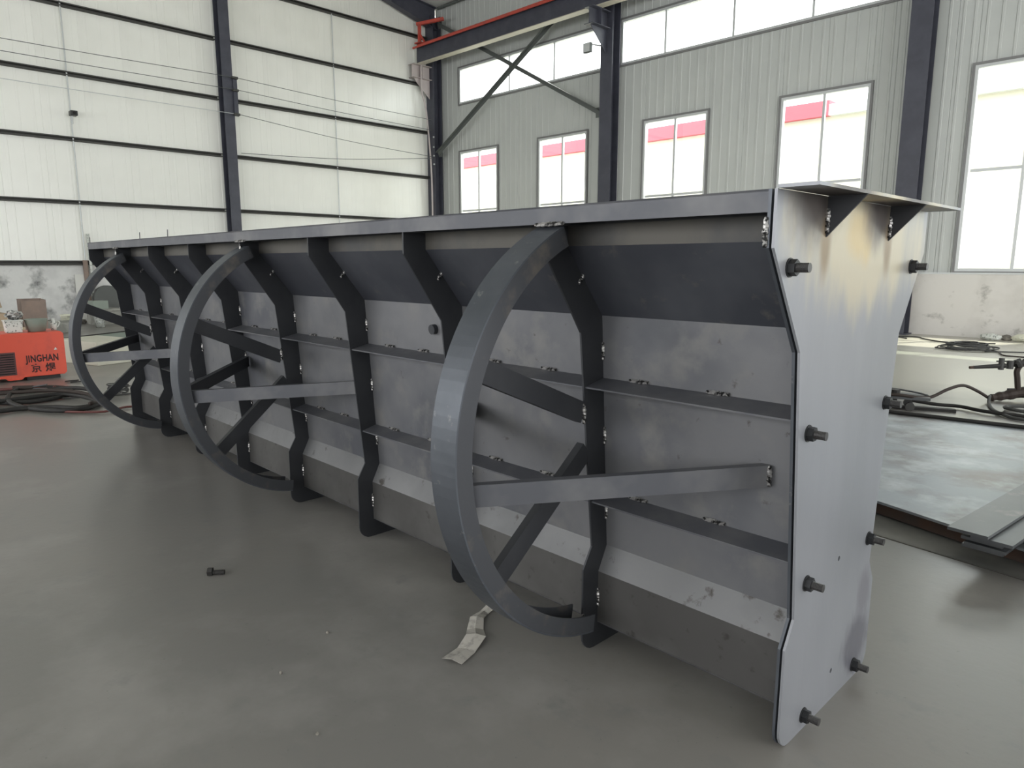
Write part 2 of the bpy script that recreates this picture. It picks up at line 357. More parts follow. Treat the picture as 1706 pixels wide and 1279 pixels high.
# ---- wall behind camera and right gable with its open doorway
wf = obj('wall_front', B(((XE, YB - .2, 0), (XR, YB, 1.3)), ((XE, YB - .2, 5.5), (XR, YB, EAVE)), *[((x, YB - .2, 1.3), (x + .8, YB, 5.5)) for x in (-21.2, -17, -13, -9, -5, -1, 3, 7, 11, 13.2)]), 'cladding'); tag(wf, kind='structure')
wr = obj('wall_right', B(((XR, YB, 0), (XR + .2, -1, EAVE)), ((XR, 13, 0), (XR + .2, YW, EAVE)), ((XR, -1, 8), (XR + .2, 13, EAVE + .8))), 'cladding'); tag(wr, kind='structure')
r = bmesh.new()
for (ya, yb) in ((YW + .4, 4.2), (4.2, YB - .4)):
    v = [r.verts.new(p) for p in ((XE - .4, ya, roofz(ya)), (XR + .4, ya, roofz(ya)), (XR + .4, yb, roofz(yb)), (XE - .4, yb, roofz(yb)))]; r.faces.new(v)
ext = bmesh.ops.extrude_face_region(r, geom=r.faces[:]); bmesh.ops.translate(r, vec=(0, 0, .12), verts=[e for e in ext['geom'] if isinstance(e, bmesh.types.BMVert)])
ce = obj('ceiling', r, 'roof'); tag(ce, kind='structure', label='pale sheet roof seen at the top of the corner')
for y in (15.8, 14.2, 12.6, 11.0, 9.4, 7.8, 6.2):
    r = bmesh.new(); box(r, (XE, y - .03, roofz(y) - .2), (XR, y + .03, roofz(y) - .01)); obj('purlin', r, 'girt', ce)

# ---- yard and neighbour building seen through the windows
yd = obj('yard', B(((-70, YW + .5, -.6), (50, 80, -.35))), 'yard'); tag(yd, kind='structure', label='pale ground outside the windows')
nb = thing('neighbour_building', 'cream building with a red roof edge outside the tall windows', 'building', (-20, 32, 0))
obj('wall', B(((-30, 0, -.4), (22, 8, 7.75))), 'neighbour_wall', nb)
obj('fascia', B(((-30.2, -.3, 7.75), (7.4, 8.2, 8.38))), 'neighbour_red', nb); obj('grey_fascia', B(((7.4, -.3, 7.75), (22.2, 8.2, 8.2))), 'alu', nb)
for x in range(-26, 20, 6): obj('window', B(((x, -.04, 1.5), (x + 2.4, .02, 4.2))), 'alu', nb)

# ================================================================== STEEL FRAME
def hcol(name, label, x, y0, y1, z1, wd, group=None, mt='frame_blue'):
    t = thing(name, label, 'column', (x, (y0 + y1) / 2, 0), 0, group); d = (y1 - y0) / 2
    obj('inner_flange', B(((-wd / 2, -d, 0), (wd / 2, -d + .018, z1))), mt, t)
    obj('outer_flange', B(((-wd / 2, d - .018, 0), (wd / 2, d, z1))), mt, t)
    obj('web', B(((-.007, -d + .018, 0), (.007, d - .018, z1))), mt, t)
    obj('base_plate', B(((-wd * .65, -d * 1.3, 0), (wd * .65, d * .98, .025))), mt, t)
    return t
cols = [(-21.0 + .02, 'dark blue steel column standing in the corner of the two walls'), (-13.03, 'dark blue steel column between the second and third tall windows'), (-4.95, 'dark blue steel column right of the window above the mould end'), (3.1, 'steel column of the window wall right of the camera view')]
for x, lab in cols: hcol('steel_column', lab, x, 16.84, 17.2, 10.2, .42)
# end wall column
t = thing('steel_column', 'dark steel column dividing the end wall, cable bracket on it', 'column', (-21.0, 9.32, 0))
obj('inner_flange', B(((.16, -.15, 0), (.175, .15, 11.0))), 'frame_blue', t); obj('web', B(((-.13, -.006, 0), (.16, .006, 11.0))), 'frame_blue', t); obj('outer_flange', B(((-.145, -.15, 0), (-.13, .15, 11.0))), 'frame_blue', t)
t = thing('steel_column', 'steel column of the end wall left of the photo', 'column', (-21.0, 1.3, 0))
obj('inner_flange', B(((.16, -.15, 0), (.175, .15, 11.4))), 'frame_blue', t); obj('web', B(((-.13, -.006, 0), (.16, .006, 11.4))), 'frame_blue', t)
# corbels (brackets of the crane track)
for x, mt, lab in ((-20.98, 'pink_paint', 'pinkish tapered bracket carrying the crane beam on the corner column'), (-13.03, 'frame_blue', 'tapered bracket carrying the crane beam on the middle column'), (-4.95, 'frame_blue', 'tapered bracket on the column above the mould end, at the top')):
    t = thing('beam_bracket', lab, 'bracket', (x, 16.82, 8.0))
    obj('top_plate', B(((-.16, -.8, .43), (.16, 0, .45))), mt, t); obj('bottom_plate', B(((-.16, -.8, .0), (.16, 0, .015))), mt, t)
    obj('web', B(((-.008, -.78, .015), (.008, 0, .43))), mt, t)
    obj('stiffener', B(((-.15, -.42, .015), (.15, -.405, .43))), mt, t)
    g_ = bmesh.new(); prism(g_, [(0, 0), (-.7, 0), (-.62, -.1), (0, -.62)], 'x', -.008, .008); obj('gusset', g_, mt, t)
# crane runway beam
t = thing('crane_beam', 'long dark crane track beam with red rail running high along the windows', 'beam', (-21.0, 16.3, 8.45))
L_ = XR + 20.8
obj('bottom_flange', B(((0, -.13, 0), (L_, .13, .02))), 'beam_pale', t); obj('web', B(((0, -.006, .02), (L_, .006, .56))), 'frame_blue', t)
obj('top_flange', B(((0, -.15, .56), (L_, .15, .58))), 'frame_blue', t); obj('rail', B(((0.05, -.035, .58), (L_, .035, .66))), 'red_paint', t)
obj('bus_bar', B(((0, -.19, .5), (L_, -.152, .56))), 'red_paint', t)
t = thing('rail_end_stop', 'red end stop and post at the corner end of the crane beam', 'end stop', (-20.8, 16.3, 9.03))
obj('post', B(((-.06, -.06, .12), (.03, .03, .72))), 'red_paint', t); obj('foot', B(((-.14, -.15, .08), (.16, .15, .12))), 'red_paint', t)
r = bmesh.new(); bar(r, (-.12, -.05, .74), (.75, .45, .84), .10, .10); obj('strut', r, 'red_paint', t)
r = bmesh.new(); bar(r, (.25, 0, .1), (0, 0, .4), .05, .05); obj('gusset', r, 'red_paint', t)
# rafters
for x, lab in ((-20.95, 'dark steel roof rafter rising from the corner column'), (-13.03, 'dark steel roof rafter above the middle column'), (-4.95, 'dark steel roof rafter above the column at right')):
    t = thing('roof_rafter', lab, 'rafter', (x, 17.1, 10.0)); r = bmesh.new()
    prism(r, [(0, -.25), (0, .48), (-12.9, 1.77), (-12.9, 1.3), (-4, .72)], 'x', -.008, .008); obj('web', r, 'frame_blue', t)
    r = bmesh.new(); bar(r, (0, 0, -.25), (0, -4, .72), .26, .02); bar(r, (0, -4, .72), (0, -12.9, 1.3), .26, .02); obj('bottom_flange', r, 'frame_blue', t)
    r = bmesh.new(); bar(r, (0, 0, .48), (0, -12.9, 1.77), .26, .02); obj('top_flange', r, 'frame_blue', t)
r = bmesh.new(); cyl(r, (XE + .3, YW - .12, 10.5), (XR, YW - .12, 10.5), .05, 10); tag(obj('eave_tube', r, 'brace'), 'dark eave tube running where the window wall meets the roof', 'tube')
# cross bracing
for p, q, lab in (((-20.68, 17.0, 9.9), (-13.32, 17.0, 5.84), 'dark angle brace falling from the corner column top to the middle column'), ((-20.68, 16.93, 5.46), (-13.32, 16.93, 9.78), 'dark angle brace rising from the corner column towards the crane beam')):
    t = thing('cross_brace', lab, 'brace', p); d = Vector(q) - Vector(p); r = bmesh.new(); bar(r, (0, 0, 0), d, .01, .13); obj('upright_leg', r, 'brace', t)
    r = bmesh.new(); nrm = Vector((d.z, 0, -d.x)).normalized() * -.06; bar(r, Vector((0, -.05, 0)) - nrm * -1, d + Vector((0, -.05, 0)) - nrm * -1, .11, .01); obj('flat_leg', r, 'brace', t)
    for k in (0, 1):
        r = bmesh.new(); c = d * (.01 if k == 0 else .99); box(r, (c.x - (.06 if k == 0 else .12), .02, c.z - .14), (c.x + (.12 if k == 0 else .06), .03, c.z + .14)); obj('gusset_plate', r, 'brace', t)
# floodlight at middle column bracket
t = thing('floodlight', 'small grey floodlight under the bracket of the middle column', 'lamp', (-13.3, 16.4, 7.5))
obj('housing', B(((-.14, -.1, -.14), (.12, .0, .12))), 'brace', t, .01); obj('lens', B(((-.12, -.108, -.12), (.10, -.1, .1))), 'alu', t)
r = bmesh.new(); bar(r, (0, .0, .1), (.1, .42, .12), .03, .03); obj('yoke', r, 'alu', t)
# pipe / cable beside corner column
t = thing('cable_pipe', 'thin pinkish cable pipe running down the corner column', 'pipe', (-20.9, 16.6, 0)); r = bmesh.new()
tube(r, [(.05, -.25, 8.45), (.0, -.2, 7.6), (.05, -.05, 6.9), (.08, .1, 5), (.05, .15, 3), (.05, .15, .1)], .03, 8); obj('pipe', r, 'pink_paint', t, smooth=True)
for z in (6.05, 5.7, 5.4, 5.1):
    r = bmesh.new(); cyl(r, (.15, .2, z), (.15, .17, z), .03, 8); obj('bolt_head', r, 'alu', t)
# cable rack on end wall column, wires
t = thing('cable_bracket', 'dark cable rack fixed to the end wall column', 'bracket', (-20.8, 9.45, 5.75))
obj('plate', B(((0, 0, 0), (.03, .12, 1.08))), 'frame_blue', t)
for z in (.04, .7, 1.04): obj('insulator', B(((0.03, -.05, z - .03), (.12, .12, z + .03))), 'girt', t)
wires = [((-20.72, -3, 6.75), (-20.72, 3.95, 6.70), (-20.72, 9.5, 6.80)), ((-20.72, -3, 6.5), (-20.72, 3.9, 6.42), (-20.72, 9.5, 6.47)), ((-20.72, -3, 5.9), (-20.72, 3.85, 5.8), (-20.72, 9.5, 5.8)),
         ((-20.72, 9.55, 6.80), (-20.72, 13, 6.68), (-20.72, 16.7, 6.62)), ((-20.72, 9.55, 6.47), (-20.72, 13, 6.34), (-20.72, 16.7, 6.27)), ((-20.72, 9.55, 5.8), (-20.72, 13, 5.5), (-20.72, 16.7, 5.35)), ((-20.72, 9.55, 4.72), (-20.72, 13, 4.9), (-20.72, 16.7, 5.3))]
wlab = ['thin cable on the end wall left of its column, topmost of three', 'thin cable on the end wall left of its column, middle of three', 'pale thin cable on the end wall left of its column, lowest of three', 'thin cable on the end wall right of its column, topmost', 'thin cable on the end wall right of its column, second from top', 'thin cable on the end wall right of its column, third from top', 'thin cable sagging and rising to the corner, lowest right of the end wall column']
for wpts, lab in zip(wires, wlab):
    r = bmesh.new(); tube(r, wpts, .009, 6); tag(obj('wall_cable', r, 'brace' if 'pale' not in lab else 'alu'), lab, 'cable', 'cables along the end wall')
t = thing('security_camera', 'small dark security camera on the end wall at upper left', 'camera', (-21.0, 5.32, 5.2))
r = bmesh.new(); cyl(r, (0, 0, -.18), (0, 0, .0), .02, 8); obj('stem', r, 'alu', t)
obj('housing', B(((-.05, -.06, 0), (.16, .1, .12))), 'plastic_black', t, .015); r = bmesh.new(); cyl(r, (.16, .02, .06), (.18, .02, .06), .035, 12); obj('lens', r, 'hole_dark', t)
t = thing('down_pipe', 'brown drain pipe piece on the plaster base of the end wall', 'pipe', (-21.05, 5.3, 0)); r = bmesh.new(); cyl(r, (0, 0, .35), (0, 0, 1.62), .06, 12); obj('pipe', r, 'card_brown', t, smooth=True)
r = bmesh.new(); cyl(r, (0, .12, .7), (0, .12, 2.3), .035, 10); obj('white_pipe', r, 'tub_white', t, smooth=True)

# ================================================================== THE MOULD
LEN = 6.49; BAY = LEN / 8
ZD = math.radians(-.975)
mo = thing('steel_mould', 'long dark steel casting mould with ribs and three half wheels', 'mould', (-.808, 2.047, 0), ZD)
CV = .32
def mir(poly): return [(2 * CV - v, z) for v, z in poly][::-1]
def arc(cx, cz, r, a0, a1, n=5): return [(cx + r * math.cos(math.radians(a0 + (a1 - a0) * i / n)), cz + r * math.sin(math.radians(a0 + (a1 - a0) * i / n))) for i in range(n + 1)]
leftO = [(-.285, 1.713), (-.285, 1.565), (-.088, 1.278), (.003, .435), (-.047, .35)] + arc(.023, .07, .07, 180, 270)
outline = leftO + mir(leftO)
holes = [(.332, .538, .009), (.342, .118, .009)]
# cover plate + frame plate with a dark gap
r = bmesh.new(); prism(r, outline, 'x', 0, -.008, holes)
ep = obj('end_plate', r, 'end_plate', mo); ep['label'] = 'bright end plate with heat stains'
r = bmesh.new(); prism(r, outline, 'x', -.015, -.024); obj('frame_plate', r, 'bar_steel', mo)
r = bmesh.new(); ins = [(-.27, 1.70), (-.27, 1.57), (-.073, 1.285), (.018, .43), (-.032, .345), (-.032, .08), (.03, .015)]; prism(r, ins + mir(ins), 'x', -.008, -.015); obj('gap_shade', r, 'hole_dark', mo)  # dark filler stands in for the shade inside the gap between the plates
r = bmesh.new(); prism(r, outline, 'x', -LEN, -LEN + .009); obj('end_plate', r, 'rib_steel', mo)
# end flange with gussets
r = bmesh.new(); prism(r, [(.0, -.285), (.0, .925), (.105, .925), (.105, -.285)], 'z', 1.7135, 1.7225); fp = obj('end_flange', r, 'end_plate', mo); fp['label'] = 'narrow horizontal flange on top of the end plate'
for v in (.03, .535):
    r = bmesh.new(); prism(r, [(0, 1.7133), (.105, 1.7133), (0, 1.60)], 'y', v - .004, v + .004); obj('gusset', r, 'rib_steel', mo)
# side panels
off = [(-.165, 1.655), (-.165, 1.585), (.035, 1.335), (.095, .415), (.045, .318), (.045, .10)]
th = .006
def skin(pts, t):
    q = [(v + t, z) for v, z in pts]; return pts + q[::-1]
for s in (0, 1):
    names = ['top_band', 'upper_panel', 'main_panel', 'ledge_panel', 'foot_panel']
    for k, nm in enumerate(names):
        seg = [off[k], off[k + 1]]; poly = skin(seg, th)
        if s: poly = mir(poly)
        r = bmesh.new(); prism(r, poly, 'x', -.024, -LEN + .009); obj(nm, r, {'top_band': 'band_steel', 'upper_panel': 'upper_steel_shaded', 'ledge_panel': 'ledge_steel', 'foot_panel': 'foot_steel'}.get(nm, 'panel_steel'), mo)
r = bmesh.new(); box(r, (-.024, .045, .10), (-LEN + .009, .595, .106)); obj('bottom_panel', r, 'panel_steel', mo)
# top angles and deck
for s in (0, 1):
    f = (lambda v: v) if s == 0 else (lambda v: 2 * CV - v)
    r = bmesh.new(); box(r, (-.024, f(-.285), 1.655), (-LEN, f(-.279), 1.7128)); box(r, (-.024, f(-.285), 1.7068), (-LEN, f(-.12), 1.7128)); obj('top_angle', r, 'flat_steel', mo)
    r = bmesh.new(); box(r, (-.024, f(-.165), 1.655), (-LEN, f(-.159), 1.7066)); obj('top_strip', r, 'rib_steel', mo)
# ribs
ribL = [(-.28, 1.6545), (-.28, 1.565), (-.085, 1.278), (.003, .435), (-.047, .35)] + arc(.023, .07, .07, 180, 270)
ribIn = [(.30, .0), (.30, .099), (.045, .099), (.0449, .318), (.0949, .415), (.0349, 1.335), (-.1651, 1.585), (-.1651, 1.6545)]
r = bmesh.new(); prism(r, ribL + ribIn, 'x', -.004, .004); rib0 = mesh('rib', r, 'rib_steel')
r = bmesh.new(); prism(r, mir(ribL + ribIn), 'x', -.004, .004); rib1 = mesh('rib', r, 'rib_steel')
ribs = [-BAY * i for i in range(1, 8)]
for x in ribs: link('rib', rib0, mo, (x, 0, 0)); link('rib', rib1, mo, (x, 0, 0))
# stiffeners between ribs (flat bars lying horizontally)
def vin(z): # skin position at z on main panel
    return .035 + (1.335 - z) / (1.335 - .415) * .06
def vout(z): return -.088 + (1.278 - z) / (1.278 - .435) * .091
xs = [-.024] + ribs + [-LEN + .009]
sc = {}
for z in (1.085, .63):
    for side in (0, 1):
        for i in range(8):
            a, b = xs[i] - .004, xs[i + 1] + .004
            r = bmesh.new(); v0, v1 = vout(z) + .012, vin(z) - .0005
            if side: v0, v1 = 2 * CV - v1, 2 * CV - v0
            zz = (z - .012, z + .010) if not side else (z + .010, z - .012); prism(r, [(v0, zz[0] - .003), (v1, zz[1] - .003), (v1, zz[1] + .003), (v0, zz[0] + .003)], 'x', a, b); obj('stiffener', r, 'flat_steel', mo)
# weld beads
def bead_mesh(L, seed):
    rd = random.Random(seed); r = bmesh.new(); n = max(5, int(L / .009)); pts = []
    tube(r, [(i / n * L - L / 2, rd.uniform(-.0015, .0015), rd.uniform(-.001, .001)) for i in range(n + 1)], lambda t: (.0065 + .0028 * abs(math.sin(t * n * 1.7))) * (0.7 + .3 * math.sin(math.pi * t)), 6, 2)
    return mesh('weld_bead', r, 'weld', smooth=False)
beads = [bead_mesh(.085, k) for k in range(4)] + [bead_mesh(.06, 9)]
def bead(x, v, z, rot=(0, 0, 0), k=None, s=1.0):
    o = link('weld_bead', beads[random.randrange(4) if k is None else k], mo, (x, v, z), rot); o.scale = (s, 1, 1); return o
for i in range(8):
    for fr in (.36, .74):
        x = xs[i] - fr * BAY + random.uniform(-.02, .02)
        bead(x, vin(1.085) - .006, 1.103); bead(x + random.uniform(-.03, .03), vin(.63) - .006, .648)
for x in ribs: # vertical beads on ribs at the skin
    xx = x + .006
    for z in (1.20, .87, .56): bead(xx, vin(z) - .003, z, (0, math.radians(90) , 0), s=.8)
    bead(xx, .043, .21, (0, math.radians(90), 0), s=.9)
    a = math.atan2(.25, .2); bead(xx, -.085, 1.482, (math.radians(0), math.radians(90), 0), s=.001 + .8).rotation_euler = Matrix.Rotation(math.radians(-38.6), 4, 'X').to_3x3().to_4x4().__matmul__(Matrix.Rotation(math.radians(90), 4, 'Y')).to_euler()
bead(-.026, -.285, 1.605, (0, math.radians(90), 0), s=.9)
# small tack on corner of mould top at far end
for dx, h in ((-LEN + .02, .05), (-5.06, .05), (-4.45, .05)):
    r = bmesh.new(); cyl(r, (0, 0, 0), (.006, 0, h), .003, 6); obj('wire_stub', r, 'rib_steel', mo, loc=(dx, -.27, 1.712))
# hole boss in panel
r = bmesh.new(); cyl(r, (-1.83, .02, 1.215), (-1.83, .06, 1.218), .024, 16); obj('plug', r, 'rib_steel', mo)
# bolts with nuts
def nut_mesh():
    r = bmesh.new(); cyl(r, (0, 0, 0), (.021, 0, 0), .0225, 6); return mesh('bolt', r, 'bolt_steel')
def thread_mesh():
    r = bmesh.new(); n = 9; tube(r, [(.02 + .034 * i / (2 * n), 0, 0) for i in range(2 * n + 1)], lambda t: .0118 if int(round(t * 2 * n)) % 2 else .0132, 12, 1, smooth=False); return mesh('thread', r, 'thread_steel')
def washer_mesh():
    r = bmesh.new(); cyl(r, (0, 0, 0), (.003, 0, 0), .026, 18); return mesh('washer', r, 'bolt_steel')
nm, tm, wm = nut_mesh(), thread_mesh(), washer_mesh()
for v, z in ((-.19, 1.515), (.79, 1.515), (0.005, 1.03), (.645, 1.035), (.072, .535), (.60, .535), (.125, .052), (.555, .052)):
    o = link('bolt', nm, mo, (0, v, z), (random.uniform(0, 1), 0, 0)); link('thread', tm, o); link('washer', wm, o)
# gusset welds
for v in (.03, .535): bead(.003, v - .006, 1.645, (0, math.radians(90), 0), s=.8)
# half wheel rings
RC = (.03, .92); RO = .79
def ring_mesh(side=0):
    r = bmesh.new(); a0, a1 = 113.2, 262; n = 56
    def sect(R0, R1, x0, x1):
        prev = None
        for i in range(n + 1):
            a = math.radians(a0 + (a1 - a0) * i / n); c, s = math.cos(a), math.sin(a)
            cur = [r.verts.new((x, RC[0] + R * c, RC[1] + R * s)) for x, R in ((x0, R0), (x1, R0), (x1, R1), (x0, R1))]
            if prev:
                for k in range(4): r.faces.new((prev[k], prev[(k + 1) % 4], cur[(k + 1) % 4], cur[k]))
            else: r.faces.new(cur)
            prev = cur
        r.faces.new(prev[::-1])
    if side == 0: sect(RO - .006, RO, -.055, .065); return mesh('half_wheel', r, 'bar_steel')
    if side == 1: sect(RO - .068, RO - .0062, .057, .0649)
    if side == 2: sect(RO - .068, RO - .0062, -.0549, -.047)
    return mesh('flange', r, 'wheel_flange_shaded')
rm = ring_mesh(); rf1, rf2 = ring_mesh(1), ring_mesh(2)
def chan(r, p, q, w, up):
    p = Vector(p); q = Vector(q); d = (q - p).normalized(); s = d.cross(Vector(up)).normalized(); u = s.cross(d)
    bar(r, p, q, .005, w, up)
    for k in (-1, 1): bar(r, p - s * .016 + u * k * (w / 2 - .0025), q - s * .016 + u * k * (w / 2 - .0025), .028, .005, up)
def spoke_mesh(p, q, w, up, name='spoke', mt='rib_steel'):
    r = bmesh.new(); chan(r, p, q, w, up); return mesh(name, r, mt)
sp1 = spoke_mesh((0, -.655, 1.225), (0, -.062, .978), .078, (0, .4, 1)); sp2 = spoke_mesh((0, -.535, .43), (0, -.035, .83), .075, (0, -.6, 1))
sp3 = spoke_mesh((.03, -.70, .805), (.68, .06, .858), .072, (0, 0, 1), mt='flat_steel'); sp4 = spoke_mesh((-.03, -.70, .805), (-.75, .06, .865), .072, (0, 0, 1))
for k in (0, 3, 6):
    x = ribs[k]; o = link('half_wheel', rm, mo, (x + .02, 0, 0)); o.scale = (1, {0: .985, 3: .93, 6: .89}[k], 1); o.location.z = {0: 0, 3: -.02, 6: -.035}[k]; link('flange', rf1, o); link('flange', rf2, o)
    for s_ in (sp1, sp2, sp3, sp4): link('spoke', s_, o, (-.02, 0, 0))
    # bright weld patch where wheel meets the top angle and rib
    bead(x + .03, -.290, 1.654, k=0, s=1.5); bead(x + .02, -.284, 1.60, (0, math.radians(90), 0), k=1, s=.8)
    bead(x + .008, -.05, .14, (0, math.radians(90), 0), k=2, s=.7); bead(x + .006, -.062, .975, (0, math.radians(90), 0), k=3, s=.9)
    bead(x + .68, .05, .86, (0, math.radians(90), 0), k=0, s=.8); bead(x + .05, -.66, .80, (0, math.radians(90), 0), k=3, s=.8)

# ================================================================== LEFT SIDE CLUTTER
t = thing('welding_machine', 'red welding machine on the floor at the left edge of the photo', 'machine', (-11.0, 1.68, 0))
r = bmesh.new(); prism(r, [(-.75, .05), (.04, .05), (.07, .02), (.22, .02), (.25, .05), (.71, .05), (.74, .08), (.74, .60), (.71, .63), (-.75, .63), (-.78, .6), (-.78, .08)], 'x', -.55, 0)
obj('housing', r, 'welder_red', t, .006)
for a_, b_ in ((-.7, -.05), (.28, .66)): obj('skid', B(((-.52, a_, 0), (-.03, b_, .049))), 'welder_dark', t)
lv = obj('louver', B(((.001, -.55, .09), (.006, .17, .39))), 'louver', t)
for i in range(9):
    r = bmesh.new(); bar(r, (.012, -.53, .115 + i * .031), (.012, .15, .115 + i * .031), .012, .008, (0.4, 0, 1)); obj('slat', r, 'welder_dark', lv)
def text(s, loc, size, parent, m, name='lettering', bold=.0, xs=1.0):
    c = bpy.data.curves.new(name, 'FONT'); c.body = s; c.size = size; c.extrude = .0008; c.offset = bold; c.align_x = 'CENTER'; c.space_character = 1.06
    to = bpy.data.objects.new(name, c); COL.objects.link(to); bpy.context.view_layer.update()
    dg = bpy.context.evaluated_depsgraph_get(); me = bpy.data.meshes.new_from_object(to.evaluated_get(dg)); bpy.data.objects.remove(to)
    me.materials.clear(); me.materials.append(M[m])
    o = link(name, me, parent, loc, (math.radians(90), 0, math.radians(90))); o.scale = (xs, 1, 1); return o
text('JINGHAN', (.002, .47, .245), .125, t, 'print_dark', bold=.004, xs=.68)
text('京 焊', (.002, .47, .115), .12, t, 'print_dark', bold=.003)
r = bmesh.new(); prism(r, [(.61, .385), (.65, .385), (.63, .42)], 'x', .001, .0025); obj('warning_mark', r, 'tub_white', t)
# things on / behind the welder
t = thing('plastic_basin', 'dull green plastic basin standing on the red welding machine', 'basin', (-11.2, 2.16, .632))
r = bmesh.new(); lathe(r, [(.10, 0), (.125, .12), (.135, .155), (.137, .165), (.128, .165), (.12, .12), (.095, .01)], (0, 0, 0)); obj('bowl', r, 'basin', t, smooth=True)
t = thing('white_tub', 'white tub with dark print on the red welding machine', 'tub', (-11.2, 1.9, .632))
r = bmesh.new(); prism(r, [(-.085, 0), (.085, 0), (.1, .15), (-.1, .15)], 'x', -.08, .08); obj('tub', r, 'tub_white', t, .008); obj('lid', B(((-.09, -.105, .15), (.09, .105, .165))), 'tub_white', t)
t = thing('crumpled_foil', 'crumpled silver foil lying on the white tub', 'foil', (-11.2, 1.92, .798))
r = bmesh.new(); bmesh.ops.create_icosphere(r, subdivisions=3, radius=.09)
for v in r.verts: v.co *= random.uniform(.6, 1.25); v.co.z *= .7
bmesh.ops.translate(r, vec=(0, 0, .06), verts=r.verts); obj('sheet', r, 'foil', t)
t = thing('grey_jug', 'small grey jug beside the basin on the welding machine', 'jug', (-11.25, 2.37, .632)); r = bmesh.new(); lathe(r, [(.035, 0), (.042, .1), (.02, .13), (.024, .16)], (0, 0, 0), 14); obj('body', r, 'tub_white', t, smooth=True)
r = bmesh.new(); tube(r, [(0, .035, .12), (0, .075, .1), (0, .04, .03)], .008, 6); obj('handle', r, 'tub_white', t)
def carton(label, loc, sx, sy, h, rz, mt, tilt=0):
    t = thing('cardboard_box', label, 'box', loc, rz); t.rotation_euler = (tilt, 0, rz)
    obj('carton', B(((-sx / 2, -sy / 2, 0), (sx / 2, sy / 2, h - .004))), mt, t)
    for sg in (-1, 1):
        r = bmesh.new(); bar(r, (0, sg * sy * .25, h), (sx * .48, sg * sy * .25, h), sy * .48, .004); bar(r, (-sx * .48, sg * sy * .25, h), (0, sg * sy * .25, h), sy * .48, .004); obj('flap', r, mt, t)
    return t
t = thing('work_bench', 'low pale bench behind the welding machine', 'bench', (-13.6, 1.9, 0))
obj('top', B(((-.4, -1.2, .5), (.4, .5, .54))), 'card', t)
for x in (-.35, .35):
    for y in (-1.1, .4): obj('leg', B(((x - .03, y - .03, 0), (x + .03, y + .03, .5))), 'rubble', t)
carton('tan cardboard box at the left edge behind the welding machine', (-13.6, 1.95, .541), .4, .5, .22, .1, 'card')
carton('tan tilted cardboard box on top of the other at the left edge', (-13.55, 1.9, .80), .4, .42, .2, .5, 'card', .25)
t = thing('cardboard_box', 'brown open cardboard box standing behind the basin', 'box', (-13.5, 2.4, 0))
t.location = (-13.75, 2.62, 0); obj('carton', B(((-.16, -.17, .0), (.16, .17, .62))), 'card_brown', t); r = bmesh.new(); box(r, (-.15, -.17, .62), (.16, -.155, .96)); box(r, (-.15, .155, .62), (.16, .17, .95)); box(r, (-.16, -.17, .62), (-.15, .17, .96)); box(r, (.15, -.155, .62), (.16, .155, .94)); obj('upper_sleeve', r, 'card_brown', t)
# buckets far
def bucket(label, loc, r0, r1, h, mt):
    t = thing('bucket', label, 'bucket', loc); r = bmesh.new(); lathe(r, [(r0, 0), (r1 * .98, h * .9), (r1 * 1.06, h * .92), (r1 * 1.06, h), (r1 * .95, h), (r0 * .92, .02)], (0, 0, 0)); obj('body', r, mt, t, smooth=True)
    r = bmesh.new(); tube(r, [(0, -r1, h * .9), (r1 * .6, -r1 * .5, h * .5), (r1 * .95, 0, h * .35), (r1 * .6, r1 * .5, h * .5), (0, r1, h * .9)], .008, 6); obj('handle', r, 'alu', t)
bucket('cream plastic bucket near the end wall, left of the farthest half wheel', (-19.3, 4.35, 0), .10, .135, .34, 'pail')
bucket('white bucket seen just inside the farthest half wheel', (-19.2, 5.02, 0), .10, .13, .33, 'tub_white')
t = thing('concrete_block', 'grey concrete block with covers by the end wall, seen inside the far wheel', 'block', (-20.2, 5.4, 0), .05)
obj('block', B(((-.25, -.33, 0), (.3, .3, .34))), 'stone', t, .01); obj('cover', B(((-.28, -.36, .34), (.33, .34, .40))), 'stone', t, .01); obj('crate', B(((-.2, -.3, .40), (.2, .05, .6))), 'basin', t)
t = thing('white_board', 'white board leaning on the end wall beside the drum', 'board', (-21.1, 5.45, 0)); obj('sheet', B(((.0, -.42, 0.42), (.03, -.0, 1.25))), 'board_white', t); obj('lower_sheet', B(((0, -.42, 0), (.03, 0, .42))), 'board_white', t)
t = thing('dark_drum', 'dark round drum lid against the end wall, seen inside the far wheel', 'drum', (-20.85, 5.72, 0)); r = bmesh.new(); cyl(r, (0, 0, .62), (-.2, 0, .62), .34, 28); obj('disc', r, 'drum', t); obj('stand', B(((-.19, -.2, 0), (-.03, .2, .3))), 'drum', t)
# rubble along the end wall
rl = ['flat', 'small']
for i in range(9):
    y = 2.6 + i * .34; s = random.uniform(.10, .2)
    r = bmesh.new(); bmesh.ops.create_icosphere(r, subdivisions=2, radius=s)
    for v in r.verts: v.co *= random.uniform(.75, 1.15); v.co.z = max(v.co.z * .7, -s * .45)
    bmesh.ops.translate(r, vec=(0, 0, s * .45), verts=r.verts)
    tag(obj('rubble_lump', r, 'rubble', loc=(-20.6 + random.uniform(-.15, .15), y, 0)), 'dark rubble lump in the row along the foot of the end wall', 'rubble', 'rubble along the end wall')
t = thing('stone_slab', 'low grey slab on the floor behind the welding machine', 'slab', (-18.6, 3.9, 0)); obj('slab', B(((-.5, -.5, 0), (.5, .45, .22))), 'stone', t, .02)
t = thing('cream_sheet_box', 'cream boxed sheet lying low behind the farthest half wheel', 'box', (-12.3, 3.25, 0), .3); obj('body', B(((-.7, -.35, 0), (.35, .32, .36))), 'cream_sheet', t, .01); obj('edge_strip', B(((.35, .27, 0), (.37, .32, .36))), 'board_white', t)
